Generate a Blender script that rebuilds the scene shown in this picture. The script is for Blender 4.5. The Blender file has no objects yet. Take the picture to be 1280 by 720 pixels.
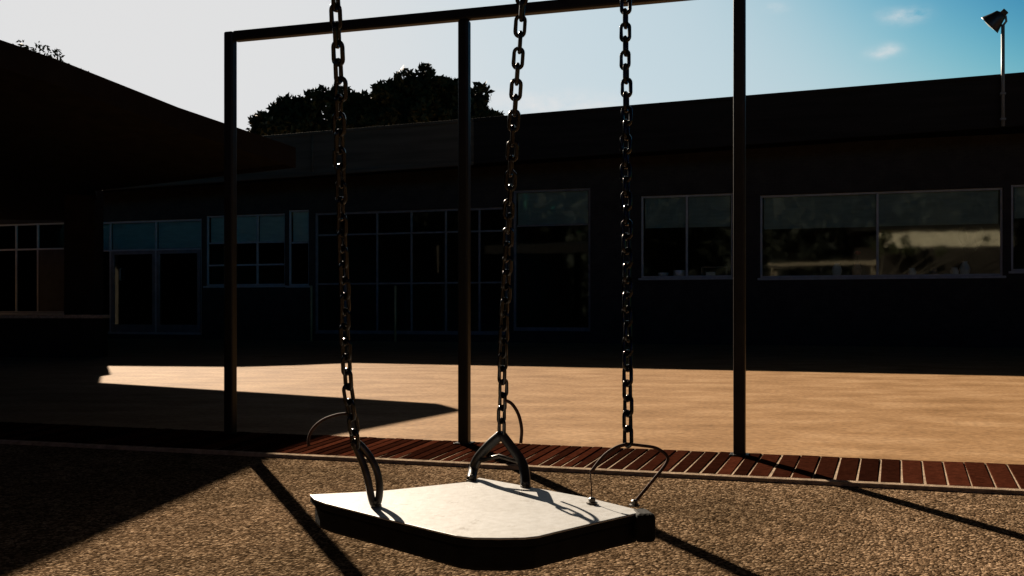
import bpy, bmesh, math, random
import numpy as np
from mathutils import Vector, Matrix
random.seed(7); rng = np.random.default_rng(7)
C = bpy.context.scene.collection
sc = bpy.context.scene

# ------------------------------------------------------------------ survey of the place
# camera 0.77 m above the paved yard, looking along +Y; picture coordinates (1280 x 720) are only
# used to measure where things stand on the ground, on a wall plane or on the seat plane
F, HY, HC = 1265.0, 388.0, 0.77
CAM = Vector((0, 0, HC))
SUN = Vector(((110 - 640) / F, 1.0, (HY + 222) / F)).normalized()
TH = math.radians(17.7)
U = Vector((math.cos(TH), -math.sin(TH), 0)); V = Vector((math.sin(TH), math.cos(TH), 0))
P0 = Vector((-.274, 5.824, 0)); G = .046            # the play ground falls 4.6 % from the frame towards the viewer

def ray(x, y): return Vector(((x - 640) / F, 1, (HY - y) / F))
def at_z(x, y, z):
    r = ray(x, y); return CAM + r * ((z - HC) / r.z)
def at_depth(x, y, d): return CAM + ray(x, y) * d
def near_z(p): return min(0.0, G * ((Vector((p[0], p[1], 0)) - P0).dot(V)))

# ------------------------------------------------------------------ mesh helpers
class MB:
    def __init__(s): s.v = []; s.f = []
    def add(s, vs, fs):
        o = len(s.v); s.v += [tuple(v) for v in vs]; s.f += [tuple(i + o for i in f) for f in fs]; return s
    def box(s, x0, x1, y0, y1, z0, z1):
        return s.add([(x0,y0,z0),(x1,y0,z0),(x1,y1,z0),(x0,y1,z0),(x0,y0,z1),(x1,y0,z1),(x1,y1,z1),(x0,y1,z1)],
                     [(3,2,1,0),(4,5,6,7),(0,1,5,4),(1,2,6,5),(2,3,7,6),(3,0,4,7)])
    def prism(s, pts, z0, z1):                       # pts counter-clockwise; z0/z1 number or list
        n = len(pts)
        a = z0 if isinstance(z0, (list, tuple)) else [z0] * n
        b = z1 if isinstance(z1, (list, tuple)) else [z1] * n
        vs = [(p[0], p[1], a[i]) for i, p in enumerate(pts)] + [(p[0], p[1], b[i]) for i, p in enumerate(pts)]
        fs = [tuple(range(n - 1, -1, -1)), tuple(range(n, 2 * n))] + [(i, (i + 1) % n, n + (i + 1) % n, n + i) for i in range(n)]
        return s.add(vs, fs)
    def tube(s, pts, r, n=8, closed=False, caps=True):
        pts = [Vector(p) for p in pts]; m = len(pts)
        rs = r if isinstance(r, (list, tuple)) else [r] * m
        tang = []
        for i in range(m):
            a = pts[(i - 1) % m] if (closed or i > 0) else pts[i]
            b = pts[(i + 1) % m] if (closed or i < m - 1) else pts[i]
            tang.append((b - a).normalized())
        t0 = tang[0]; ref = Vector((0, 0, 1)) if abs(t0.z) < .9 else Vector((1, 0, 0))
        nrm = (ref - t0 * ref.dot(t0)).normalized(); vs = []
        for i in range(m):
            t = tang[i]; nrm = (nrm - t * nrm.dot(t)).normalized(); bn = t.cross(nrm)
            for k in range(n):
                a = 2 * math.pi * k / n
                vs.append(pts[i] + (nrm * math.cos(a) + bn * math.sin(a)) * rs[i])
        fs = []
        for i in range(m if closed else m - 1):
            j = (i + 1) % m
            for k in range(n):
                l = (k + 1) % n; fs.append((i * n + k, i * n + l, j * n + l, j * n + k))
        if caps and not closed:
            fs.append(tuple(range(n - 1, -1, -1))); fs.append(tuple((m - 1) * n + k for k in range(n)))
        return s.add(vs, fs)
    def lathe(s, prof, n=16, c=(0, 0, 0)):
        vs = []
        for r, z in prof:
            for k in range(n):
                a = 2 * math.pi * k / n; vs.append((c[0] + r * math.cos(a), c[1] + r * math.sin(a), c[2] + z))
        fs = []
        for i in range(len(prof) - 1):
            for k in range(n):
                l = (k + 1) % n; fs.append((i * n + k, i * n + l, (i + 1) * n + l, (i + 1) * n + k))
        fs.append(tuple(range(n - 1, -1, -1))); fs.append(tuple((len(prof) - 1) * n + k for k in range(n)))
        return s.add(vs, fs)
    def build(s, name, mat, parent=None, smooth=False, bevel=0, seg=2):
        me = bpy.data.meshes.new(name); me.from_pydata(s.v, [], s.f); me.update()
        me.materials.append(mat)
        if smooth: me.polygons.foreach_set('use_smooth', [True] * len(me.polygons))
        o = bpy.data.objects.new(name, me); C.objects.link(o)
        if parent is not None: o.parent = parent
        if bevel:
            b = o.modifiers.new('Bevel', 'BEVEL'); b.width = bevel; b.segments = seg; b.limit_method = 'ANGLE'; b.harden_normals = False
        return o

def tag(o, label, cat, group=None):
    o['label'] = label; o['category'] = cat
    if group: o['group'] = group
    return o
def thing(name, label, cat, loc=(0, 0, 0), rz=0, group=None):
    o = bpy.data.objects.new(name, None); C.objects.link(o)
    o.location = loc; o.rotation_euler = (0, 0, rz); o.empty_display_size = .2
    return tag(o, label, cat, group)
def structure(o): o['kind'] = 'structure'; return o

# ------------------------------------------------------------------ materials
def base_mat(name):
    m = bpy.data.materials.new(name); m.use_nodes = True
    nt = m.node_tree; b = nt.nodes['Principled BSDF']; return m, nt, b
def N(nt, t, **k):
    n = nt.nodes.new(t)
    for a, v in k.items(): setattr(n, a, v)
    return n
def coords(nt, scale=(1, 1, 1), rot=(0, 0, 0)):
    tc = N(nt, 'ShaderNodeTexCoord'); mp = N(nt, 'ShaderNodeMapping')
    mp.inputs['Scale'].default_value = scale; mp.inputs['Rotation'].default_value = rot
    nt.links.new(tc.outputs['Object'], mp.inputs['Vector']); return mp.outputs['Vector']
def noise(nt, vec, scale, detail=4, rough=.55):
    n = N(nt, 'ShaderNodeTexNoise'); n.inputs['Scale'].default_value = scale
    n.inputs['Detail'].default_value = detail; n.inputs['Roughness'].default_value = rough
    nt.links.new(vec, n.inputs['Vector']); return n.outputs['Fac']
def ramp(nt, fac, stops, interp='LINEAR'):
    r = N(nt, 'ShaderNodeValToRGB'); r.color_ramp.interpolation = interp; e = r.color_ramp.elements
    while len(e) < len(stops): e.new(.5)
    for i, (p, c) in enumerate(stops): e[i].position = p; e[i].color = (*c, 1)
    nt.links.new(fac, r.inputs['Fac']); return r.outputs['Color']
def mixc(nt, a, b, fac, mode='MIX'):
    m = N(nt, 'ShaderNodeMix', data_type='RGBA', blend_type=mode)
    for s, v in ((m.inputs[0], fac), (m.inputs[6], a), (m.inputs[7], b)):
        if hasattr(v, 'is_linked') or hasattr(v, 'links'): nt.links.new(v, s)
        else: s.default_value = v if isinstance(v, (int, float)) else (*v, 1)
    return m.outputs[2]
def bump(nt, b, height, strength, dist):
    n = N(nt, 'ShaderNodeBump'); n.inputs['Strength'].default_value = strength; n.inputs['Distance'].default_value = dist
    nt.links.new(height, n.inputs['Height']); nt.links.new(n.outputs['Normal'], b.inputs['Normal'])
def simple(name, col, rough=.6, metal=0, var=.25, scale=6, spec=.5, bumpy=0, vec_scale=(1, 1, 1)):
    m, nt, b = base_mat(name)
    v = coords(nt, vec_scale); f = noise(nt, v, scale, 6)
    lo = tuple(c * (1 - var) for c in col); hi = tuple(min(1, c * (1 + var)) for c in col)
    nt.links.new(ramp(nt, f, [(.3, lo), (.7, hi)]), b.inputs['Base Color'])
    b.inputs['Roughness'].default_value = rough; b.inputs['Metallic'].default_value = metal
    b.inputs['Specular IOR Level'].default_value = spec
    if bumpy: bump(nt, b, noise(nt, v, scale * 8, 3), bumpy, .01)
    return m

def mat_asphalt():
    m, nt, b = base_mat('asphalt_aggregate')
    v = coords(nt)
    vo = N(nt, 'ShaderNodeTexVoronoi'); vo.inputs['Scale'].default_value = 95; nt.links.new(v, vo.inputs['Vector'])
    sep = N(nt, 'ShaderNodeSeparateColor'); nt.links.new(vo.outputs['Color'], sep.inputs['Color'])
    chips = ramp(nt, sep.outputs[0], [(0, (.050, .033, .020)), (.4, (.138, .092, .056)), (.75, (.26, .176, .110)), (1, (.48, .35, .235))])
    big = ramp(nt, noise(nt, v, .9, 5), [(.3, (.55, .545, .50)), (.72, (1.2, 1.15, 1.1))])
    mid = ramp(nt, noise(nt, v, 9, 4), [(.3, (.72, .72, .72)), (.7, (1.15, 1.15, 1.15))])
    c = mixc(nt, chips, big, 1.0, 'MULTIPLY'); c = mixc(nt, c, mid, 1.0, 'MULTIPLY')
    nt.links.new(c, b.inputs['Base Color'])
    b.inputs['Roughness'].default_value = 1.0; b.inputs['Specular IOR Level'].default_value = 0
    inv = N(nt, 'ShaderNodeMath', operation='SUBTRACT'); inv.inputs[0].default_value = 1; nt.links.new(vo.outputs['Distance'], inv.inputs[1])
    h = N(nt, 'ShaderNodeMath', operation='ADD'); nt.links.new(inv.outputs[0], h.inputs[0]); nt.links.new(noise(nt, v, 150, 2), h.inputs[1])
    bump(nt, b, h.outputs[0], .75, .010)
    return m
def mat_paving():
    m, nt, b = base_mat('paved_yard_surface')
    v = coords(nt, rot=(0, 0, TH)); v2 = coords(nt, (.65, 1.0, 1), (0, 0, TH))
    f = noise(nt, v2, 2.2, 7, .6); g = noise(nt, v, 26, 4)
    c = ramp(nt, f, [(.28, (.25, .138, .060)), (.5, (.365, .216, .105)), (.72, (.48, .305, .165))])
    d = ramp(nt, g, [(.3, (.72, .72, .72)), (.65, (1.12, 1.12, 1.12))])
    c = mixc(nt, c, d, 1.0, 'MULTIPLY')
    nt.links.new(c, b.inputs['Base Color'])
    b.inputs['Roughness'].default_value = .80; b.inputs['Specular IOR Level'].default_value = .03
    bump(nt, b, noise(nt, v, 60, 4), .35, .006)
    return m
def mat_glass(name, refl):
    m = bpy.data.materials.new(name); m.use_nodes = True; nt = m.node_tree; nt.nodes.clear()
    out = N(nt, 'ShaderNodeOutputMaterial'); mx = N(nt, 'ShaderNodeMixShader')
    tr = N(nt, 'ShaderNodeBsdfTransparent'); tr.inputs[0].default_value = (.90, .94, .92, 1)
    gl = N(nt, 'ShaderNodeBsdfGlossy'); gl.inputs['Roughness'].default_value = .03; gl.inputs[0].default_value = (.9, 1, .97, 1)
    fr = N(nt, 'ShaderNodeFresnel'); fr.inputs[0].default_value = 1.5
    v = coords(nt); bp = N(nt, 'ShaderNodeBump'); bp.inputs['Strength'].default_value = .03; bp.inputs['Distance'].default_value = .02
    nt.links.new(noise(nt, v, 1.3, 2), bp.inputs['Height']); nt.links.new(bp.outputs[0], gl.inputs['Normal'])
    ml = N(nt, 'ShaderNodeMath', operation='MULTIPLY'); ml.inputs[1].default_value = refl; nt.links.new(fr.outputs[0], ml.inputs[0])
    nt.links.new(ml.outputs[0], mx.inputs[0]); nt.links.new(tr.outputs[0], mx.inputs[1]); nt.links.new(gl.outputs[0], mx.inputs[2])
    nt.links.new(mx.outputs[0], out.inputs[0]); return m
def mat_brick(name, c1, c2, mortar):
    m, nt, b = base_mat(name)
    v = coords(nt, rot=(math.pi / 2, 0, 0)); t = N(nt, 'ShaderNodeTexBrick'); nt.links.new(v, t.inputs['Vector'])
    t.inputs['Scale'].default_value = 4.4; t.inputs['Color1'].default_value = (*c1, 1); t.inputs['Color2'].default_value = (*c2, 1)
    t.inputs['Mortar'].default_value = (*mortar, 1); t.inputs['Mortar Size'].default_value = .012
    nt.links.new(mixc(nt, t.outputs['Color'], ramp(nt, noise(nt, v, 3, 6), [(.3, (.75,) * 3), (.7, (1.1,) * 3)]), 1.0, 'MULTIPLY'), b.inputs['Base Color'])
    b.inputs['Roughness'].default_value = .95; b.inputs['Specular IOR Level'].default_value = .06
    bump(nt, b, t.outputs['Fac'], -.4, .01); return m
def mat_paver():
    m, nt, b = base_mat('red_brown_pavers')
    v = coords(nt); g = N(nt, 'ShaderNodeNewGeometry')
    r = ramp(nt, g.outputs['Random Per Island'], [(0, (.016, .005, .003)), (.5, (.036, .0105, .0058)), (1, (.075, .021, .011))])
    c = mixc(nt, r, ramp(nt, noise(nt, v, 30, 5), [(.3, (.6,) * 3), (.7, (1.25,) * 3)]), 1.0, 'MULTIPLY')
    nt.links.new(c, b.inputs['Base Color']); b.inputs['Roughness'].default_value = 1.0; b.inputs['Specular IOR Level'].default_value = 0
    bump(nt, b, noise(nt, v, 90, 4), .5, .004); return m
def mat_leaf(name, c1, c2):
    m, nt, b = base_mat(name); g = N(nt, 'ShaderNodeNewGeometry')
    nt.links.new(ramp(nt, g.outputs['Random Per Island'], [(0, c1), (1, c2)]), b.inputs['Base Color'])
    b.inputs['Roughness'].default_value = .7; b.inputs['Specular IOR Level'].default_value = .2; return m
def mat_seat():
    m, nt, b = base_mat('worn_white_seat_paint')
    v = coords(nt); f = noise(nt, v, 7, 6, .6); s = noise(nt, v, 60, 4, .6); dirt = noise(nt, v, 18, 8, .7)
    c = ramp(nt, f, [(.3, (.43, .43, .42)), (.7, (.50, .51, .515))])
    c = mixc(nt, c, ramp(nt, s, [(.35, (.85, .84, .82)), (.6, (1, 1, 1))]), 1.0, 'MULTIPLY')
    c = mixc(nt, c, ramp(nt, dirt, [(.33, (.40, .34, .27)), (.42, (1, 1, 1))]), .85, 'MULTIPLY')
    nt.links.new(c, b.inputs['Base Color']); b.inputs['Roughness'].default_value = .55
    bump(nt, b, s, .25, .002); return m

M = dict(
    asphalt=mat_asphalt(), paving=mat_paving(), paver=mat_paver(), seat=mat_seat(),
    soil=simple('earth', (.09, .075, .05), .95, scale=2, var=.4, spec=.1, bumpy=.3),
    mortar=simple('pale_mortar', (.47, .36, .26), .95, scale=25, var=.35, spec=0, bumpy=.4),
    black=simple('black_frame_paint', (.009, .0088, .0085), .40, spec=.3, scale=14, var=.4, bumpy=.06),
    steel=simple('galvanised_chain_steel', (.046, .045, .044), .20, 1, scale=40, var=.45),
    darksteel=simple('weathered_dark_steel', (.10, .09, .08), .4, 1, scale=30, var=.5),
    rod=simple('rust_brown_rod', (.06, .03, .02), .75, 0, spec=.12, scale=40, var=.5),
    sleeve=simple('black_hose_sleeve', (.018, .017, .017), .38, scale=40, var=.3),
    rubber=simple('black_rubber', (.009, .009, .009), .8, scale=30, var=.4, bumpy=.2, spec=.12),
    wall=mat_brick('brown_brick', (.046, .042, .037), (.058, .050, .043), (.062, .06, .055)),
    lowbrick=mat_brick('dark_garden_brick', (.026, .02, .017), (.03, .023, .018), (.036, .032, .03)),
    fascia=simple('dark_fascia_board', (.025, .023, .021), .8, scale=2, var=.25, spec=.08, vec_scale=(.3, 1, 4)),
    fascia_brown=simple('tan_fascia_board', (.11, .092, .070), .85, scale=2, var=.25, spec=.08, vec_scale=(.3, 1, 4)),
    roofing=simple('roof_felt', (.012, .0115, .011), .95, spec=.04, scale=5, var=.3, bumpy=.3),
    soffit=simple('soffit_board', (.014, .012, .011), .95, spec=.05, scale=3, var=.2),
    trim=simple('grey_window_frame', (.42, .44, .43), .5, scale=9, var=.15),
    darktrim=simple('dark_door_frame', (.20, .20, .20), .5, scale=9, var=.2, spec=.2),
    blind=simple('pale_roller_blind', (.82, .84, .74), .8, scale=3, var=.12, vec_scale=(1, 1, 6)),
    panel=simple('dark_panel', (.035, .035, .035), .6, scale=4, var=.3),
    room=simple('dim_room_wall', (.10, .095, .085), .9, scale=3, var=.2),
    blind_shaded=simple('shaded_blind_copy', (.30, .37, .36), .85, scale=3, var=.12, vec_scale=(1, 1, 6)),  # darker copy of the blind: dimmer light at the right windows put into colour
    glass=mat_glass('window_glass', 1.6),
    pole=simple('grey_lamp_post_paint', (.20, .22, .22), .45, scale=12, var=.2),
    lamp=simple('dark_lamp_hood', (.035, .03, .03), .4, scale=12, var=.3),
    lens=simple('pale_lamp_glass', (.60, .60, .56), .25, scale=12, var=.1),
    yellow=simple('yellowed_post_paint', (.38, .31, .14), .6, scale=9, var=.25),
    bark=simple('grey_bark', (.07, .055, .04), .95, scale=12, var=.5, bumpy=.5, vec_scale=(1, 1, .25)),
    leaf=mat_leaf('dark_evergreen_leaves', (.010, .015, .006), (.030, .034, .014)),
    leaf2=mat_leaf('olive_twig_leaves', (.03, .035, .015), (.07, .07, .03)),
    leaf3=mat_leaf('deep_shade_leaves', (.005, .006, .004), (.016, .017, .010)),
    pale=simple('pale_render', (.55, .46, .34), .85, scale=2, var=.2),
    ceramic=simple('pale_ceramic', (.80, .80, .78), .3, scale=8, var=.15),
    terracotta=simple('brown_ceramic', (.40, .27, .18), .4, scale=8, var=.25),
    red=simple('red_petals', (.35, .05, .03), .6, scale=20, var=.3),
    timber=simple('swing_timber', (.16, .12, .08), .8, scale=6, var=.3, vec_scale=(1, 8, 8)),
)

# ------------------------------------------------------------------ ground
R = 600
mb = MB()
# one sheet: level beyond the frame, falling gently towards the viewer, level again far behind
def gp(u, v, z): p = P0 + U * u + V * v; return (p.x, p.y, z)
rows = [(-R, -G * 14), (-14, -G * 14), (0, 0), (R, 0)]
vs = [gp(u, v, z - .012) for (v, z) in rows for u in (-R, R)]
fs = [(2 * i, 2 * i + 1, 2 * i + 3, 2 * i + 2) for i in range(3)]
structure(mb.add(vs, fs).build('ground', M['soil']))
BF, BN = .07, -.56                                       # far and near edge of the brick course, along V
mb = MB(); vs = [gp(u, v, z + dz) for (v, z, dz) in ((BF, 0, .006), (60, 0, .006)) for u in (-45, 45)]
structure(mb.add(vs, [(0, 1, 3, 2)]).build('paved_yard', M['paving']))
mb = MB(); vs = []; fs = []
vr = [BN - .045, -1, -1.5, -2, -3, -4, -6, -9, -14, -30]
for v in vr:
    for u in (-30, 30): vs.append(gp(u, v, max(G * v, -14 * G) - .004))
structure(mb.add(vs, [(2 * i + 2, 2 * i + 3, 2 * i + 1, 2 * i) for i in range(len(vr) - 1)]).build('asphalt_playground', M['asphalt']))
# mortar bed with a pale, slightly raised haunch along its near edge
mb = MB()
vs = [gp(u, v, G * min(v, 0) + dz) for (v, dz) in ((BF + .0, -.03), (BF + .0, .004), (BN, .004), (BN - .008, .015), (BN - .035, .012), (BN - .05, -.02)) for u in (-30, 30)]
mb.add(vs, [(2 * i + 2, 2 * i + 3, 2 * i + 1, 2 * i) for i in range(5)])
structure(mb.build('mortar_bed', M['mortar']))
mb = MB(); pit = .098; skew = math.tan(math.radians(3.0))
edges = [-16.0]
while edges[-1] < 16: edges.append(edges[-1] + (.060 if edges[-1] < .95 else .076 if edges[-1] < 1.65 else .098))
for ua, ub in zip(edges[:-1], edges[1:]):
    jw = .0036 if ub - ua < .07 else .0045
    u0 = ua + jw + rng.normal(0, .0012); u1 = ub - jw + rng.normal(0, .0012)
    dz = rng.normal(0, .0006); tip = rng.normal(0, .0004); v0 = BN + .012 + rng.normal(0, .003); v1 = BF - .012 + rng.normal(0, .003)
    L = []
    for e, hz in ((0, -.01), (.0, .004), (.0035, .0068)):
        for (uu, vv) in ((u0 + e, v0 + e), (u1 - e, v0 + e), (u1 - e, v1 - e), (u0 + e, v1 - e)):
            L.append(gp(uu + vv * skew, vv, G * vv + hz + dz + tip * (1 if uu > (u0 + u1) / 2 else -1)))
    mb.add(L, [(8, 9, 10, 11)] + [(4 * k + j, 4 * k + (j + 1) % 4, 4 * k + 4 + (j + 1) % 4, 4 * k + 4 + j) for k in range(2) for j in range(4)])
structure(mb.build('brick_path', M['paver']))

# ------------------------------------------------------------------ black tube frame behind the swing
fr = thing('metal_frame', 'tall black steel tube frame of posts and a top bar behind the swing', 'metal frame', P0, -TH)
PS = 1.551; HT = 2.5; w = .031
posts = [-1.0 * PS, 0, PS, 2 * PS]
for k, u in enumerate(posts):
    p = MB(); p.box(u - w, u + w, -w, w, -.06, HT - 2 * w if k else HT)
    p.build('post', M['black'], fr, bevel=.012, seg=3)
    if k:
        MB().box(u - .05, u + .05, -.05, .05, .002, .012).build('base_plate', M['black'], fr, bevel=.003)
MB().box(posts[0] + w + .001, posts[-1] + w, -w, w, HT - 2 * w + .001, HT + .001).build('top_bar', M['black'], fr, bevel=.012, seg=3)

# ------------------------------------------------------------------ the swing
KS = .816
def ad(x, y, d): return at_depth(x, y, d * KS)
SZ = HC - .38 * KS                                            # top of the seat
sw = thing('swing', 'square white topped swing seat with black rubber edge hanging low on three steel chains', 'swing', at_z(610, 640, SZ))
O = Vector(sw.location)
outline = [(387,618),(393,624),(407,629),(482,648),(545,663.5),(570,669.3),(592,672),(626,672.5),(656,672),(674,670),(690,666),(745,653),(806,639),(736,622),(655,607),(599,597),(586,602),(482,613),(426,616)]
sp = [at_z(x, y, SZ) - O for x, y in outline]
def inset(pts, d):
    n = len(pts); res = []
    c = sum(pts, Vector()) / n
    for p in pts: res.append(p + (c - p).normalized() * d)
    return res
P = [(p.x, p.y) for p in sp]
MB().prism(P, -.003, 0).build('seat_plate', M['seat'], sw, bevel=.0015)
P2 = [(p.x, p.y) for p in inset(sp, .010)]
MB().prism([(p.x, p.y) for p in inset(sp, .0008)], -.0125, -.0032).build('rubber_rim', M['rubber'], sw, bevel=.0012)
MB().prism(P2, -.049, -.0127).build('rubber_edge', M['rubber'], sw, bevel=.006)
# end block on the right corner and lip bracket on the left one
c = at_z(808, 641, SZ) - O
eb = MB(); d1 = (sp[11] - sp[12]).normalized(); d2 = (sp[13] - sp[12]).normalized()
q = [c + d2 * .037, c + d1 * .025, c + d1 * .025 + Vector((.031, .003, 0)), c + d2 * .033 + Vector((.024, .010, 0))]
eb.prism([(p.x, p.y) for p in (q[1], q[2], q[3], q[0])], -.043, .001).build('end_block', M['rubber'], sw, bevel=.006)

PITCH, WR = .0305 * KS, .0041 * KS
def link_ring(mb, c, t, side, pitch=PITCH, wr=WR, halfw=.0090 * KS):
    up = t.cross(side).normalized(); side = side.normalized()
    hl = pitch / 2 + wr - halfw * 1.0                    # straight half length
    pts = []
    for k in range(9):
        a = -math.pi / 2 + math.pi * k / 8
        pts.append(c + t * (hl + halfw * math.cos(a)) + side * (halfw * math.sin(a)))
    for k in range(9):
        a = math.pi / 2 + math.pi * k / 8
        pts.append(c + t * (-hl + halfw * math.cos(a)) + side * (halfw * math.sin(a)))
    mb.tube(pts, wr, 6, closed=True)
def chain(path, roll0, twist, drift=0, name='chain'):
    path = [Vector(p) - O for p in path]
    # resample by arc length
    seg = [(path[i + 1] - path[i]).length for i in range(len(path) - 1)]; tot = sum(seg)
    n = int(tot / PITCH); mb = MB()
    def pos(s):
        for i, l in enumerate(seg):
            if s <= l or i == len(seg) - 1: return path[i] + (path[i + 1] - path[i]) * (s / l)
            s -= l
    for i in range(n):
        a = pos(i * PITCH); b = pos((i + 1) * PITCH); t = (b - a).normalized()
        ref = Vector((1, 0, 0)); sx = (ref - t * ref.dot(t)).normalized(); sy = t.cross(sx)
        ang = roll0 + (i % 2) * math.pi / 2 + twist * math.sin(i * .17 + roll0 * 3) + drift * max(0, i / n - .3) + rng.normal(0, .09)
        j = Vector((rng.normal(0, .0008), rng.normal(0, .0008), 0))
        link_ring(mb, (a + b) / 2 + j, t, sx * math.cos(ang) + sy * math.sin(ang))
    return mb.build(name, M['steel'], sw, smooth=True)
def path_px(pts): return [ad(x, y, d) for x, y, d in pts]
TOPZ = 2.60
def up_to_beam(path):                                    # continue the last visible piece to the beam
    a, b = path[1], path[0]; t = (b - a); k = (TOPZ - b.z) / t.z
    return [b + t * k] + path
c1 = up_to_beam(path_px([(420,0,1.74),(424,97,1.77),(425,200,1.81),(428,300,1.86),(431,400,1.91),(434,480,1.95),(447,570,1.975)]))
c2 = up_to_beam(path_px([(652,0,1.98),(648,65,2.0),(643,140,2.03),(639,200,2.06),(635,300,2.12),(630,400,2.17),(628,470,2.20),(627,545,2.24)]))
c3 = up_to_beam(path_px([(782,0,2.16),(783,200,2.12),(784,400,2.07),(784.5,480,2.04),(785,557,2.02)]))
chain(c1, .05, .10, .9); chain(c2, .12, .40, .6); chain(c3, .03, .06, 1.1)
def arc(pts, r, mat, name, parent=sw, sub=6, n=8):
    """smooth tube through picked points (Catmull-Rom)"""
    p = [Vector(q) - O for q in pts]; p = [p[0] * 2 - p[1]] + p + [p[-1] * 2 - p[-2]]; out = []
    for i in range(1, len(p) - 2):
        for k in range(sub):
            t = k / sub
            out.append(.5 * ((2 * p[i]) + (p[i + 1] - p[i - 1]) * t + (2 * p[i - 1] - 5 * p[i] + 4 * p[i + 1] - p[i + 2]) * t * t + (3 * p[i] - p[i - 1] - 3 * p[i + 1] + p[i + 2]) * t ** 3))
    out.append(p[-2])
    return MB().tube(out, r, n).build(name, M[mat], parent, smooth=True)
# left chain: long shackle to the seat and a loose bent rod
s1 = at_z(470, 633, SZ)
sh_top = ad(444, 552, 1.975)
mb = MB(); t = (s1 - sh_top); L_ = t.length; t.normalize(); sd = Vector((.93, .1, 0)); sd = (sd - t * sd.dot(t)).normalized()
bow = t.cross(sd) * 0
pts = []
for k in range(28):
    a = 2 * math.pi * k / 28
    s = math.cos(a) * .5 + .5
    off = sd * (.0068 * math.sin(a)) * (1.0 + .5 * (s)) + sd * (.0098 * math.sin(math.pi * s))
    pts.append(sh_top - O + t * (L_ * s * .985) + off)
mb.tube(pts, .0060, 8, closed=True).build('shackle', M['darksteel'], sw, smooth=True)
arc([ad(x, y, 1.96) for x, y in ((433,517),(420,519),(404,525),(392,535),(386,547),(386,558))], .0024, 'rod', 'bent_rod')
# middle chain: two thick hose-sleeved legs and a thin bent rod
a2 = ad(627, 543, 2.24)
arc([a2, ad(612,556,2.26), ad(598,572,2.28), ad(592,586,2.295), at_z(589,601,SZ)], .0095, 'sleeve', 'hanger_leg')
arc([a2, ad(640,560,2.23), ad(652,577,2.22), ad(656,592,2.20), at_z(657,609,SZ)], .0092, 'sleeve', 'hanger_leg')
arc([ad(631,500,2.2), ad(640,505,2.2), ad(648,518,2.2), ad(652,536,2.2), ad(651,554,2.2)], .0030, 'rod', 'bent_rod')
MB().tube([ad(600,576,2.265) - O, ad(624,570,2.255) - O, ad(650,578,2.22) - O], .004, 8).build('cross_tie', M['darksteel'], sw, smooth=True)
# right chain: flat triangle of thin rod, one side gone slack
a3 = ad(785, 555, 2.02)
arc([a3, ad(771,559,2.02), ad(755,570,2.02), ad(738,591,2.01)], .0030, 'rod', 'hanger_leg')
arc([ad(738,591,2.01), ad(739,606,2.0), at_z(740,629,SZ)], .0010, 'rod', 'hanger_wire')
arc([a3, ad(802,557,2.02), ad(820,560,2.02), ad(833,569,2.01), ad(833,579,2.01), ad(815,602,2.0), at_z(795,626,SZ)], .0026, 'rod', 'hanger_leg')
for (x, y) in ((470, 633), (589, 601), (657, 609), (740, 630), (793, 633)):
    p = at_z(x, y, SZ) - O
    MB().lathe([(.009, 0.0005), (.009, .003), (.0055, .004), (.0055, .009), (.003, .011)], 8, p).build('bolt', M['darksteel'], sw)

# support of the swing, above and beside the picture
sf = thing('timber_gantry', 'plain timber gantry whose overhead beam carries the three swing chains', 'gantry', (0, 1.68, 0))
MB().box(-2.3, 2.3, -.16, .16, TOPZ - .005, TOPZ + .2).build('beam', M['timber'], sf, bevel=.01)
for x in (-2.1, 2.1):
    for s in (-1, 1):
        MB().tube([(x, s * .85, near_z((x, 1.68 + s * .85)) - .05), (x, s * .12, TOPZ)], .05, 12).build('leg', M['timber'], sf, smooth=True)

# ------------------------------------------------------------------ long school building across the yard
W0 = Vector((0, 24.0, 0))
def wall_uz(x, y, v=0.0):
    r = ray(x, y); t = (v + W0.dot(V)) / r.dot(V); p = CAM + r * t; q = p - W0
    return q.dot(U), p.z
sb = thing('school_building', 'long single storey building with flat dark fascia across the shaded yard', 'school building', W0, -TH)
UL, UR, WT = -16.5, 19.0, .28
FV = -.9
uA, zA = wall_uz(320, 172, FV); uB, zB = wall_uz(1280, 92, FV)
def ztop(u): return zA + (zB - zA) * (u - uA) / (uB - uA)
FH = 1.02
openings = []
def op(x0, x1, y0, y1, mull=(), trans=(), blind=None, kind='window', frame='trim', panels=()):
    xm = (x0 + x1) / 2
    u0 = wall_uz(x0, 380)[0]; u1 = wall_uz(x1, 380)[0]
    z0 = wall_uz(xm, y1)[1]; z1 = wall_uz(xm, y0)[1]
    openings.append(dict(u0=u0, u1=u1, z0=z0, z1=z1, mull=[wall_uz(m, 380)[0] for m in mull], trans=[wall_uz(xm, t)[1] for t in trans],
                         blind=None if blind is None else wall_uz(xm, blind)[1], kind=kind, frame=frame,
                         panels=[(wall_uz(a, 380)[0], wall_uz(b, 380)[0], wall_uz(xm, d)[1], wall_uz(xm, c_)[1]) for a, b, c_, d in panels]))
op(-60, 80, 280, 391, (18, 45), (312,), 311, panels=((46, 79, 313, 390),))
op(118, 252, 275, 418, (136, 193), (312,), 311, 'door')
op(257, 356, 268, 357, (320,), (303, 331), 302)
op(360, 386, 262, 357, (), (303,), 301)
op(393, 634, 262, 418, (430, 470, 513, 556, 598), (291, 354), None, 'glazing', 'darktrim')
op(641, 738, 236, 414, (), (281,), 280, 'glazing', 'darktrim')
op(801, 916, 243, 347, (858,), (), 283)
op(950, 1254, 239, 346, (1097,), (), 283)
op(1264, 1420, 228, 338, (1345,), (), 270)
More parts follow.
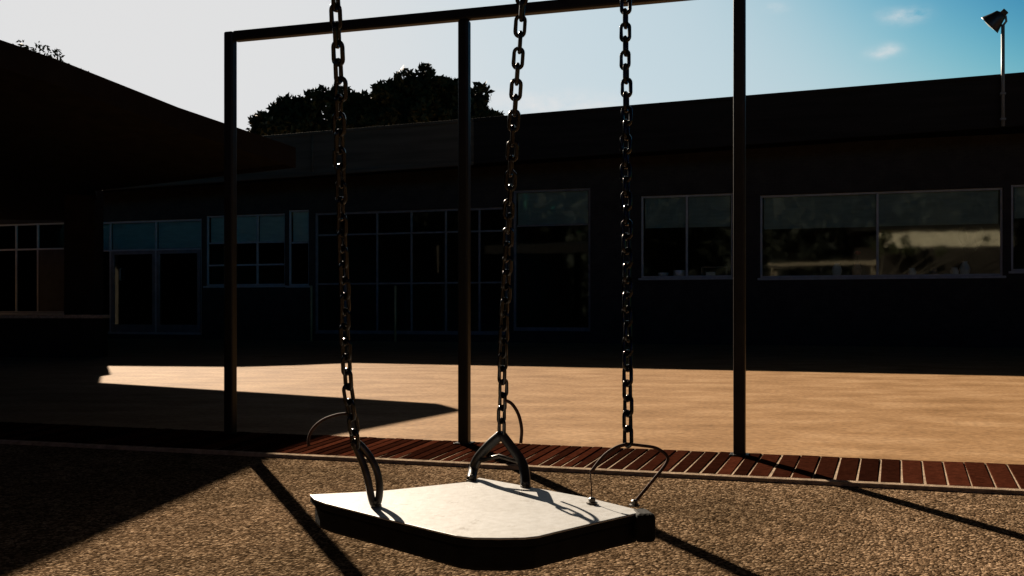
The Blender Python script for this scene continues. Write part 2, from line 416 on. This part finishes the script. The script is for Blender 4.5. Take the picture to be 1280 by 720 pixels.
# wall with real openings
us = sorted({UL, UR, *[o['u0'] for o in openings], *[o['u1'] for o in openings]})
zt = min(ztop(UL), ztop(UR)) - .45
zs = sorted({-.1, zt, *[o['z0'] for o in openings], *[o['z1'] for o in openings]})
nu, nz = len(us) - 1, len(zs) - 1
solid = [[not any(o['u0'] - 1e-6 <= us[i] and us[i + 1] <= o['u1'] + 1e-6 and o['z0'] - 1e-6 <= zs[k] and zs[k + 1] <= o['z1'] + 1e-6 for o in openings) for k in range(nz)] for i in range(nu)]
mb = MB()
for i in range(nu):
    for k in range(nz):
        if not solid[i][k]: continue
        a, b, c_, d = us[i], us[i + 1], zs[k], zs[k + 1]
        mb.add([(a, 0, c_), (b, 0, c_), (b, 0, d), (a, 0, d)], [(0, 1, 2, 3)])
        mb.add([(a, WT, c_), (b, WT, c_), (b, WT, d), (a, WT, d)], [(3, 2, 1, 0)])
        for (ii, kk, q) in ((i - 1, k, ((a, c_), (a, d))), (i + 1, k, ((b, d), (b, c_))), (i, k - 1, ((b, c_), (a, c_))), (i, k + 1, ((a, d), (b, d)))):
            if not (0 <= ii < nu and 0 <= kk < nz) or not solid[ii][kk]:
                (u0, z0), (u1, z1) = q
                mb.add([(u0, 0, z0), (u1, 0, z1), (u1, WT, z1), (u0, WT, z0)], [(0, 1, 2, 3)])
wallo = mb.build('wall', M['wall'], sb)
mb = MB()                                                # rooms behind: side and back walls, floor
mb.box(UL, UL + .2, WT + .003, 9, -.05, zt - .02); mb.box(UR - .2, UR, WT + .003, 9, -.05, zt - .02)
mb.box(UL + .2, UR - .2, 8.8, 9, -.05, zt - .02); mb.box(UL + .2, UR - .2, WT + .003, 8.79, -.05, .03)
uq = [wall_uz(x, 380)[0] for x in (254, 389, 639, 780, 932)]
for q in uq: mb.box(q - .06, q + .06, WT + .003, 8.79, .031, zt - .02)
mb.build('room_wall', M['room'], sb)
# roof slab, soffit and the deep fascia
mb = MB(); RB = [(UL - .3, FV + .06), (UR + .3, FV + .06), (UR + .3, 9.3), (UL - .3, 9.3)]
mb.prism(RB, [zt + .002] * 4, [ztop(p[0]) - .06 for p in RB]); mb.build('roof', M['roofing'], sb)
us_ = wall_uz(592, 200, FV)[0]
for a, b, mt in ((UL - .3, us_, 'fascia_brown'), (us_ + .006, UR + .3, 'fascia')):  # fascia is paler tan left of the split, dark right of it
    q = [(a, FV), (b, FV), (b, FV + .058), (a, FV + .058)]
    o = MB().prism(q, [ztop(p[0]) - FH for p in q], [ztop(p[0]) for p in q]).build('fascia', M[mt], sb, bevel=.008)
    o['label'] = 'paler tan fascia board' if mt == 'fascia_brown' else 'dark brown fascia board'
    if mt == 'fascia_brown':
        q = [(a, FV - .09), (b, FV - .09), (b, FV - .002), (a, FV - .002)]
        MB().prism(q, [ztop(p[0]) - FH - .04 for p in q], [ztop(p[0]) - FH + .05 for p in q]).build('gutter', M['fascia_brown'], sb, bevel=.008)
    q = [(a, FV - .03), (b, FV - .03), (b, FV - .002), (a, FV - .002)]
    MB().prism(q, [ztop(p[0]) - .05 for p in q], [ztop(p[0]) + .025 for p in q]).build('roof_edge_trim', M[mt], sb, bevel=.005)
q = [(u_, FV + .1) for u_ in (-14.0, -9.0, -8.0, -6.7)] + [(u_, 5) for u_ in (-6.7, -8.0, -9.0, -14.0)]
MB().prism(q, [ztop(p[0]) - .059 for p in q], [6.42, 5.95, 5.62, 5.08, 5.08, 5.62, 5.95, 6.42]).build('added_shadow_block', M['fascia'], sb, bevel=.01)  # added raised block, unseen behind the shelter roof, shaping the yard shadow
q = [(UL - .3, FV + .06), (UR + .3, FV + .06), (UR + .3, -.004), (UL - .3, -.004)]
MB().prism(q, [ztop(p[0]) - FH + .05 for p in q], [ztop(p[0]) - FH + .10 for p in q]).build('soffit', M['soffit'], sb)
for x in (390,):
    u, _ = wall_uz(x, 200, FV - .05)
    MB().tube([(u, FV - .035, ztop(u) - .06), (u, FV - .035, ztop(u) - FH - .02)], .03, 10).build('downpipe', M['fascia_brown'], sb, smooth=True)
# windows and doors: frame > pane, blind, sill
def fill(o):
    u0, u1, z0, z1 = o['u0'], o['u1'], o['z0'], o['z1']; g = .002; fw = .045 if o['kind'] == 'window' else .06
    y0, y1 = .05, .11
    mb = MB()
    mb.box(u0 + g, u0 + fw, y0, y1, z0 + g, z1 - g); mb.box(u1 - fw, u1 - g, y0, y1, z0 + g, z1 - g)
    lo = .09 if o['kind'] == 'glazing' else fw
    mb.box(u0 + fw, u1 - fw, y0, y1, z0 + g, z0 + lo); mb.box(u0 + fw, u1 - fw, y0, y1, z1 - fw, z1 - g)
    ue = [u0 + fw] + [m for m in o['mull']] + [u1 - fw]
    for m in o['mull']: mb.box(m - .024, m + .024, y0 + .004, y1 - .004, z0 + lo, z1 - fw)
    for t in o['trans']:
        for a, b in zip(ue[:-1], ue[1:]): mb.box(a + .025, b - .025, y0 + .008, y1 - .008, t - .022, t + .022)
    f = mb.build('window' if o['kind'] == 'window' else ('entrance' if o['kind'] == 'door' else 'glazed_front'), M[o['frame']], sb, bevel=.004)
    MB().box(u0 + fw - .01, u1 - fw + .01, .078, .084, z0 + lo - .01, z1 - fw + .01).build('pane', M['glass'], f)
    if o['blind'] is not None:
        zb = o['blind']
        for a, b in zip(ue[:-1], ue[1:]):
            MB().box(a + .03, b - .03, .135, .14, zb + rng.uniform(-.02, .02), z1 - .03).build('blind', M['blind' if u1 < -2 else 'blind_shaded'], f)
    for (a, b, c_, d) in o['panels']:
        MB().box(a, b, .06, .10, c_, d).build('panel', M['panel'], f)
    if o['kind'] == 'window':
        MB().box(u0 - .05, u1 + .05, -.05, .049, z0 - .05, z0 - .003).build('sill', M['trim'], f, bevel=.005)
        MB().box(u0 + .01, u1 - .01, .112, WT + .2, z0 + .001, z0 + .003).build('inner_sill', M['trim'], f)
    if o['kind'] == 'door':
        zt_ = o['trans'][0]
        for a, b in zip(ue[1:-1], ue[2:]):
            d = MB()
            a_, b_ = a + .026, b - .026; zd0, zd1 = z0 + fw + .004, zt_ - .026
            d.box(a_, a_ + .09, .052, .10, zd0, zd1); d.box(b_ - .09, b_, .052, .10, zd0, zd1)
            d.box(a_ + .09, b_ - .09, .052, .10, zd0, zd0 + .2); d.box(a_ + .09, b_ - .09, .052, .10, zd1 - .09, zd1)
            dl = d.build('door_leaf', M['darktrim'], f, bevel=.004)
            if a == ue[1]:
                zh = wall_uz(150, 343)[1]; uh = wall_uz(150, 343)[0]
                MB().tube([(uh, .05, zh - .16), (uh, .0, zh - .15), (uh, .0, zh + .15), (uh, .05, zh + .16)], .014, 8).build('handle', M['trim'], dl, smooth=True)
    return f
wins = [fill(o) for o in openings]
# two yellowed posts beside the glazed front
for x, y0, y1 in ((389, 357, 425), (494, 357, 425)):
    u, z1 = wall_uz(x, y0, -.25)
    o = MB().tube([(u, -.25, -.05), (u, -.25, z1)], .03, 10).build('bollard', M['yellow'], None, smooth=True)
    o.location = W0; o.rotation_euler = (0, 0, -TH)
    tag(o, 'thin yellowed post left of the glazed front beside the window' if x < 400 else 'thin yellowed post in front of the middle of the glazed front', 'post', 'posts by the glazed front')

# things standing on the inner window sills
def sill_spot(x, y_base, k, v=.20):
    o = openings[k]; u = wall_uz(x, y_base, v)[0]; p = W0 + U * u + V * v; return Vector((p.x, p.y, o['z0'] + .004))
def vase(x, k, prof, mat, name, label, cat, group=None, extra=None):
    p = sill_spot(x, 340, k); o = MB().lathe(prof, 14).build(name, M[mat], None, smooth=True); o.location = p
    tag(o, label, cat, group)
    if extra: extra(o)
    return o
def flower(o, h):
    MB().tube([(0, 0, h - .02), (.02, 0, h + .2)], .006, 6).build('stem', M['leaf'], o)
    MB().lathe([(.01, -.05), (.07, -.02), (.06, .03), (.02, .05)], 9, (.02, 0, h + .22)).build('flower', M['red'], o, smooth=True)
big = [(.05, 0), (.09, .06), (.11, .14), (.09, .22), (.05, .28), (.06, .31)]
small = [(.05, 0), (.08, .05), (.085, .11), (.06, .16), (.07, .18)]
bowl = [(.05, 0), (.10, .05), (.13, .11), (.12, .12), (.09, .11)]
vase(829, 6, bowl, 'ceramic', 'bowl', 'white round bowl at the left on the sill of the window beside the right post', 'bowl')
vase(849, 6, [(.05, 0), (.12, .04), (.14, .12), (.14, .17), (.12, .16)], 'ceramic', 'bowl', 'taller white bowl, second from left, on the sill of the window beside the right post', 'bowl')
vase(1046, 7, big, 'ceramic', 'vase', 'bulging white vase left of the flower vase on the wide window sill', 'vase')
vase(1071, 7, big, 'terracotta', 'vase', 'brown vase holding one red flower behind the wide window', 'vase', extra=lambda o: flower(o, .3))
for i, (x, pr, mt, lb) in enumerate(((1140, small, 'ceramic', 'small white pot just right of the mullion of the wide window'), (1167, small, 'terracotta', 'small brown pot between white pots on the wide window sill'),
                                     (1193, small, 'ceramic', 'small white pot beside the slim vase on the wide window sill'), (1206, big, 'ceramic', 'slim pale vase at the right end of the wide window sill'))):
    vo_ = vase(x, 7, pr, mt, 'pot' if pr is small else 'vase', lb, 'pot' if pr is small else 'vase', 'pots on the wide window sill')
    if pr is big:
        for (dx, lean, hh) in ((-.02, -.10, .86), (.27, .18, .84)):
            q = [Vector((dx * t_, 0, .25 + (hh - .45) * t_)) for t_ in (0, .5, 1)]
            MB().tube(q, .008, 6).build('stem', M['leaf'], vo_, smooth=True)
            w_ = [(.01, .0), (.075, .10), (.10, .20), (.075, .32), (.005, .42)]; e_ = q[-1]
            mb = MB(); vs = []
            for (hw, z_) in w_:
                for k_, dy in ((-1, .012), (0, 0), (1, .012)): vs.append((e_.x + hw * k_ + lean * z_, dy, e_.z - .02 + z_))
            vs += [(a_, b_ + .004, c_) for a_, b_, c_ in vs]
            f_ = [(3 * i_ + j_, 3 * i_ + j_ + 1, 3 * i_ + j_ + 4, 3 * i_ + j_ + 3) for i_ in range(4) for j_ in range(2)]
            mb.add(vs, f_ + [tuple(15 + n_ for n_ in f[::-1]) for f in f_]).build('leaf', M['leaf'], vo_, smooth=True)
p = sill_spot(893, 340, 6); st = thing('storage_box', 'open low shelf box on the sill behind the window beside the right post', 'box', p, -TH)
mb = MB(); mb.box(-.28, .28, -.06, .1, 0, .02).box(-.28, -.26, -.1, .1, .02, .22).box(.26, .28, -.1, .1, .02, .22).box(-.28, .28, -.1, .1, .22, .24)
mb.build('case', M['terracotta'], st); MB().box(-.18, .02, -.07, .05, .021, .12).build('book_stack', M['ceramic'], st)

# flood light on a pole fixed to the fascia
u, z0 = wall_uz(1253.5, 158, FV - .06); _, z1 = wall_uz(1253.5, 31, FV - .06)
b = W0 + U * u + V * (FV - .075)
fl = thing('flood_light', 'tilted round flood light on a thin grey pole fixed to the roof edge', 'flood light', (b.x, b.y, z0), -TH)
H = z1 - z0
MB().tube([(0, 0, 0), (0, 0, H)], [.036, .034], 10).build('pole', M['pole'], fl, smooth=True)
for hz in (.12, .62): MB().box(-.05, .05, -.045, .072, hz, hz + .04).build('bracket', M['pole'], fl)
sc_ = (b.y) / F
br = MB().tube([(0, 0, H - .02), (.06, 0, H + .06), (.05, 0, H + .16), (-.02, 0, H + .2)], .022, 8).build('arm', M['pole'], fl, smooth=True)
hd = MB().lathe([(.05, .16), (.13, .13), (.17, .02), (.25, -.16), (.265, -.20), (.25, -.20)], 20).build('lamp_head', M['lamp'], fl, smooth=True)
hd.scale = (.85, .85, .85); hd.location = (-.12, -.02, H + .12); hd.rotation_euler = (math.radians(15), math.radians(48), 0)
ln = MB().lathe([(.235, -.19), (.235, -.185), (.12, -.21), (.01, -.22)], 20).build('lens', M['lens'], hd, smooth=True)
MB().box(-.05, .09, -.06, .06, .12, .26).build('gear_box', M['lamp'], hd, bevel=.015)

# ------------------------------------------------------------------ covered way on the left (roof whose shadow lies across the yard)
A = Vector((-4.80, 10.70)); A0 = A + (Vector((-4.16, 12.5)) - A).normalized() * -5.5
B = Vector((-4.16, 12.5)); T = Vector((-3.0, 13.95)); Cc = Vector((-6.72, 16.25)); D = Vector((-8.1, 19.75)); D2 = Vector((-9.6, 23.6))
pts = [A0, A, B, T, Cc, D, D2, Vector((-15.5, 25.5)), Vector((-17, 12)), Vector((-13, 5.2))]
zt_ = [3.55, 3.40, 3.27, 3.0, 2.95, 3.0, 3.05, 3.3, 3.5, 3.6]
cw = thing('covered_walkway', 'low black roofed open shelter filling the left side, sloping down to a sharp corner', 'shelter')
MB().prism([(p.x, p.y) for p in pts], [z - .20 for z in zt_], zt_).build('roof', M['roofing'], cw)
mb = MB()
for (i, j) in ((0, 1), (1, 2), (2, 3), (3, 4), (4, 5)):
    a, b = pts[i], pts[j]; n = Vector(((b - a).y, -(b - a).x)).normalized() * .025; d = (b - a).normalized() * .01
    q = [a + n * .1 , b + n * .1, b + n * 1.1, a + n * 1.1]
    mb.prism([(v_.x, v_.y) for v_ in (q[3], q[2], q[1], q[0])], [zt_[i] - .26, zt_[j] - .26, zt_[j] - .26, zt_[i] - .26], [zt_[i] + .012, zt_[j] + .012, zt_[j] + .012, zt_[i] + .012])
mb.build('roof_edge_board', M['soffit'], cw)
def px_x(x, d): return (x - 640) / F * d
x0, x1 = px_x(80, 17.6), px_x(118, 17.6)
MB().box(x0, x1, 17.6, 18.0, -.05, 3.0 - .1).build('pier', M['lowbrick'], cw, bevel=.01)
MB().box(-14.8, -14.5, 8, 25, -.05, 3.2).build('side_wall', M['lowbrick'], cw)
MB().box(-14.49, -10.2, 9.0, 9.25, -.3, 3.3).build('end_wall', M['lowbrick'], cw)
for (x, y) in ((-8.6, 7.2),): MB().box(x - .12, x + .12, y - .12, y + .12, -.3, 3.3).build('pier', M['lowbrick'], cw, bevel=.01)
lw = thing('low_wall', 'low dark brick wall with a pale coping under the shelter roof at far left', 'low wall', (0, 0, 0))
xr = px_x(127, 16.4)
MB().box(-12.5, xr, 16.4, 16.65, -.05, .64).build('brickwork', M['lowbrick'], lw)
MB().box(-12.55, xr + .03, 16.36, 16.69, .642, .70).build('coping', M['mortar'], lw, bevel=.008)

# ------------------------------------------------------------------ trees beyond the roofs
def leaves(mb_v, mb_f, centers, radii, n, size):
    k = len(centers); pr = np.array([r[0] * r[1] for r in radii]); pr = pr / pr.sum()
    idx = rng.choice(k, n, p=pr); d = rng.normal(size=(n, 3)); d /= np.linalg.norm(d, axis=1)[:, None]
    rad = rng.uniform(.25, 1, n) ** .5
    c = np.array(centers)[idx] + d * rad[:, None] * np.array(radii)[idx]
    a = rng.normal(size=(n, 3)); a /= np.linalg.norm(a, axis=1)[:, None]
    b = np.cross(a, rng.normal(size=(n, 3))); b /= np.linalg.norm(b, axis=1)[:, None]
    s = size * rng.uniform(.6, 1.4, n)[:, None]
    quad = np.stack([c - a * s, c + b * s * .45, c + a * s, c - b * s * .45], 1).reshape(-1, 3)
    o = len(mb_v); mb_v.extend(map(tuple, quad)); mb_f.extend([(o + 4 * i, o + 4 * i + 1, o + 4 * i + 2, o + 4 * i + 3) for i in range(n)])
def tree(name, label, base, trunk_top, lobes, nclump, n, size, clump=.55, leafmat='leaf', tr=.28, limbs=True):
    t = thing(name, label, 'tree', base); B_ = Vector(base)
    mb = MB(); tt = Vector(trunk_top) - B_
    mb.tube([(0, 0, -.2), (.05, .02, tt.z * .35), (tt.x * .6 + .08, tt.y * .6, tt.z * .7), tuple(tt)], [tr, tr * .8, tr * .62, tr * .4], 10)
    cent, rad = [], []
    for (c, r) in lobes:
        c = Vector(c) - B_
        mb.tube([(tt.x * .5, tt.y * .5, tt.z * .6), ((tt.x * .5 + c.x) / 2 + .15, (tt.y + c.y) / 2, (tt.z * .7 + c.z) / 2), tuple(c)], [tr * .45, tr * .3, tr * .1], 7)
        m = int(nclump * r[0] * r[2])
        for _ in range(m):
            d = Vector(rng.normal(size=3)).normalized(); f = rng.uniform(.42, 1.0)
            p = Vector((c.x + d.x * r[0] * f, c.y + d.y * r[1] * f, c.z + d.z * r[2] * f))
            s = clump * rng.uniform(.6, 1.25); cent.append(tuple(p)); rad.append((s, s, s * rng.uniform(.8, 1.3)))
            if rng.random() < .3: mb.tube([tuple(c + (p - c) * .2), tuple(p)], [.03, .012], 5, caps=False)
    mb.build('trunk', M['bark'], t, smooth=True)
    vs, fs = [], []; leaves(vs, fs, cent, rad, n, size)
    MB().add(vs, fs).build('crown', M[leafmat], t)
    return t
TD = 42.0
def tl(x, y, rx, rz, d=TD): p = at_depth(x, y, d); return ((p.x, p.y, p.z), (rx * d / F, rx * d / F * .9, rz * d / F))
bx = at_depth(540, 300, TD)
tree('broad_tree', 'dark broad leafed tree with the taller crown showing above the roof behind the middle post', (bx.x, bx.y, 0), (bx.x, bx.y, 6.5),
     [tl(530,128,56,36), tl(500,135,44,32), tl(570,132,42,30), tl(600,146,20,26), tl(540,165,75,40), tl(478,150,34,30)], 25, 26000, .16, .40)
bx = at_depth(400, 300, TD + 1)
tree('broad_tree', 'lower dark broad leafed tree above the roof, left of the taller crown', (bx.x, bx.y, 0), (bx.x, bx.y, 5.5),
     [tl(420,150,46,36,TD+1), tl(375,152,34,26,TD+1), tl(335,163,26,20,TD+1), tl(452,148,34,34,TD+1), tl(400,175,80,32,TD+1)], 25, 23000, .16, .40)
bx = at_depth(40, 300, 30)
tree('twiggy_tree', 'sparse twiggy tree whose top pokes above the shelter roof at upper left', (bx.x, bx.y, 0), (bx.x, bx.y, 6.3),
     [tl(27,64,12,14,30), tl(45,70,11,15,30), tl(72,80,13,20,30), tl(92,92,8,13,30), tl(60,110,60,28,30)], 16, 1300, .075, .26, 'leaf2', .12)

# ------------------------------------------------------------------ house behind the viewer, seen only as a reflection in the wide window
hb = thing('neighbour_house', 'pale rendered house wall opposite, mirrored in the wide window at the right', 'house', (1.0, -17, -.64), -TH)
MB().box(-5, 3.2, -5, 0, 0, 5.0).build('wall', M['lowbrick'], hb)
MB().box(-3.7, 3.2, -5, .02, 5.003, 6.0).build('upper_wall', M['pale'], hb)
MB().prism([(-5.3, -5.3), (3.5, -5.3), (3.5, .3), (-5.3, .3)], 6.003, 6.2).build('roof', M['roofing'], hb)
for u in (-3, 1): MB().box(u - .5, u + .5, .005, .05, 1.8, 3.2).build('window', M['panel'], hb)
def hp(u, v, z):
    q = Vector((1.0, -17, 0)) + U * u + V * v; return (q.x, q.y, z - .64)
tree('garden_tree', 'loose garden tree in front of the pale house wall, mirrored in the wide window', hp(-4.6, 2.2, 0), hp(-3.6, 1.9, 3.6),
     [(hp(-3.5, 1.6, 5.2), (1.0, .6, .7)), (hp(-2.0, 1.5, 5.0), (.8, .5, .45)), (hp(-.6, 1.5, 4.9), (.5, .4, .3)), (hp(1.9, 1.6, 5.6), (.3, .3, .4)), (hp(2.9, 1.6, 5.6), (.35, .3, .45))], 14, 1100, .12, .26, 'leaf2', .12)
# added tall dark wood, out of view, blocking low sky from windows and walls
vs, fs = [], []; cc, rr_ = [], []
for a in np.linspace(math.radians(-85), math.radians(143), 88):
    d = 40 + rng.normal(0, 2.5); h = 13 + rng.normal(0, 1.2)
    cc.append((-math.sin(a) * d, 4 - math.cos(a) * d, h * .5 - .6)); rr_.append((2.6, 2.6, h * .5))
leaves(vs, fs, cc, rr_, 60000, .5)
wood = MB(); wood.add(vs, fs)
for a in np.linspace(math.radians(-85), math.radians(143), 76):
    wood.tube([(-math.sin(a) * 41, 4 - math.cos(a) * 41, -.7), (-math.sin(a) * 41, 4 - math.cos(a) * 41, 11.5)], [1.5, 1.0], 6)
wo = wood.build('added_woodland', M['leaf3']); wo['kind'] = 'stuff'
tag(wo, 'added unseen belt of dark trees screening the low sky opposite the school building', 'added_woodland')

# ------------------------------------------------------------------ light, sky, camera
el = math.asin(SUN.z); azm = math.atan2(SUN.x, SUN.y)
sl = bpy.data.lights.new('sun', 'SUN'); sl.energy = 5.0; sl.angle = math.radians(.5); sl.color = (1.0, .83, .64)
so = bpy.data.objects.new('sun', sl); C.objects.link(so); so.rotation_euler = SUN.to_track_quat('Z', 'Y').to_euler(); so.location = (-4, 10, 12)

wd = bpy.data.worlds.new('World'); sc.world = wd; wd.use_nodes = True
nt = wd.node_tree; bg = nt.nodes['Background']
sky = N(nt, 'ShaderNodeTexSky', sky_type='NISHITA'); sky.sun_disc = False
sky.sun_elevation = el; sky.sun_rotation = azm; sky.air_density = 1.0; sky.dust_density = 1.5; sky.ozone_density = 2.5
# film-like shoulder on the sky: bright hazy white round the sun, falling off to deep blue away from it
sep = N(nt, 'ShaderNodeSeparateColor'); nt.links.new(sky.outputs[0], sep.inputs[0]); cmb = N(nt, 'ShaderNodeCombineColor')
def shoulder(v, k, n, a):
    def m(op_, x, y):
        q = N(nt, 'ShaderNodeMath', operation=op_)
        for i, w_ in enumerate((x, y)):
            if isinstance(w_, (int, float)): q.inputs[i].default_value = w_
            else: nt.links.new(w_, q.inputs[i])
        return q.outputs[0]
    p = m('POWER', m('DIVIDE', v, k), n); return m('MULTIPLY', m('DIVIDE', p, m('ADD', p, 1.0)), a), m
for i, terms in enumerate((((3.8, 8, 1.78), (11.0, 3.5, .74)), ((4.25, 8, 2.20), (10.5, 3.5, .31)), ((5.45, 8, 2.50), (10.5, 3.5, .01)))):
    a_, m = shoulder(sep.outputs[i], *terms[0]); b_, m = shoulder(sep.outputs[i], *terms[1])
    nt.links.new(m('ADD', a_, b_), cmb.inputs[i])
col = cmb.outputs[0]
# small clouds, as streaks of noise gathered round a few directions of the sky
tc = N(nt, 'ShaderNodeTexCoord'); sx = N(nt, 'ShaderNodeSeparateXYZ'); nt.links.new(tc.outputs['Generated'], sx.inputs[0])
def mth(op_, a, b_=None, c_=None):
    n = N(nt, 'ShaderNodeMath', operation=op_)
    for i, v in enumerate((a, b_, c_)):
        if v is None: continue
        if isinstance(v, (int, float)): n.inputs[i].default_value = v
        else: nt.links.new(v, n.inputs[i])
    return n.outputs[0]
yy = mth('MAXIMUM', sx.outputs[1], .05); ha = mth('DIVIDE', sx.outputs[0], yy); hb_ = mth('DIVIDE', sx.outputs[2], yy)
nz_ = N(nt, 'ShaderNodeTexNoise'); nz_.inputs['Scale'].default_value = 34; nz_.inputs['Detail'].default_value = 7; nz_.inputs['Roughness'].default_value = .62
mp = N(nt, 'ShaderNodeMapping'); mp.inputs['Scale'].default_value = (1, 1, 2.0); nt.links.new(tc.outputs['Generated'], mp.inputs[0]); nt.links.new(mp.outputs[0], nz_.inputs['Vector'])
for (cx, cy, rx, ry, amt) in ((1122, 21, 20, 8, .6), (1146, 16, 14, 7, .5), (969, 9, 12, 5, .45), (1099, 67, 14, 6, .5), (1115, 61, 13, 6, .55), (690, 132, 80, 13, .95), (640, 120, 60, 8, .3)):
    da = mth('DIVIDE', mth('SUBTRACT', ha, (cx - 640) / F), rx / F); db = mth('DIVIDE', mth('SUBTRACT', hb_, (HY - cy) / F), ry / F)
    rr = mth('ADD', mth('MULTIPLY', da, da), mth('MULTIPLY', db, db))
    g = mth('POWER', 2.718, mth('MULTIPLY', rr, -.8))
    m_ = mth('MULTIPLY', g, mth('MULTIPLY', mth('SUBTRACT', nz_.outputs['Fac'], .33), 3.2)); 
    n = N(nt, 'ShaderNodeClamp'); nt.links.new(mth('MULTIPLY', m_, amt), n.inputs[0])
    col = mixc(nt, col, (2.55, 2.55, 2.55), n.outputs[0])
# the haze is a low bright band; the sky overhead is deep and dark
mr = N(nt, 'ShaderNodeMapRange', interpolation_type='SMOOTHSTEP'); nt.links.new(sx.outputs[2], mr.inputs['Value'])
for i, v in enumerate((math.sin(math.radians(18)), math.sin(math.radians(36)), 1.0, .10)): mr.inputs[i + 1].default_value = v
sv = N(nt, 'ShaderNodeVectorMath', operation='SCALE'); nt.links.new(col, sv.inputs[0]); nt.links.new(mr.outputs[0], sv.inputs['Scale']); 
bw = N(nt, 'ShaderNodeRGBToBW'); nt.links.new(sv.outputs[0], bw.inputs[0]); cg = N(nt, 'ShaderNodeCombineColor')
for i in range(3): nt.links.new(bw.outputs[0], cg.inputs[i])
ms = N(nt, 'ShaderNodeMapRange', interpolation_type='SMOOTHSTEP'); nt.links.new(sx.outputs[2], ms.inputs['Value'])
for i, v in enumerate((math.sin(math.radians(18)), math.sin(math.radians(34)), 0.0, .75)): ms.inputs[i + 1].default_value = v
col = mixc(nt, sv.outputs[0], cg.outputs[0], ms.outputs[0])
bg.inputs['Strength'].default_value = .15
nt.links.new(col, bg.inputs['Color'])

cd = bpy.data.cameras.new('camera'); cd.sensor_width = 36; cd.lens = 36 * F / 1280; cd.shift_y = (HY - 360) / 1280
cd.clip_start = .05; cd.clip_end = 3000
co = bpy.data.objects.new('camera', cd); C.objects.link(co); co.location = CAM; co.rotation_euler = (math.pi / 2, 0, 0)
sc.camera = co
sc.view_settings.view_transform = 'Standard'; sc.view_settings.look = 'None'; sc.view_settings.gamma = 1; sc.view_settings.use_curve_mapping = False
sc.view_settings.exposure = 1.0
sc.cycles.max_bounces = 6; sc.cycles.diffuse_bounces = 3; sc.cycles.glossy_bounces = 4; sc.cycles.transparent_max_bounces = 12
sc.cycles.use_denoising = True
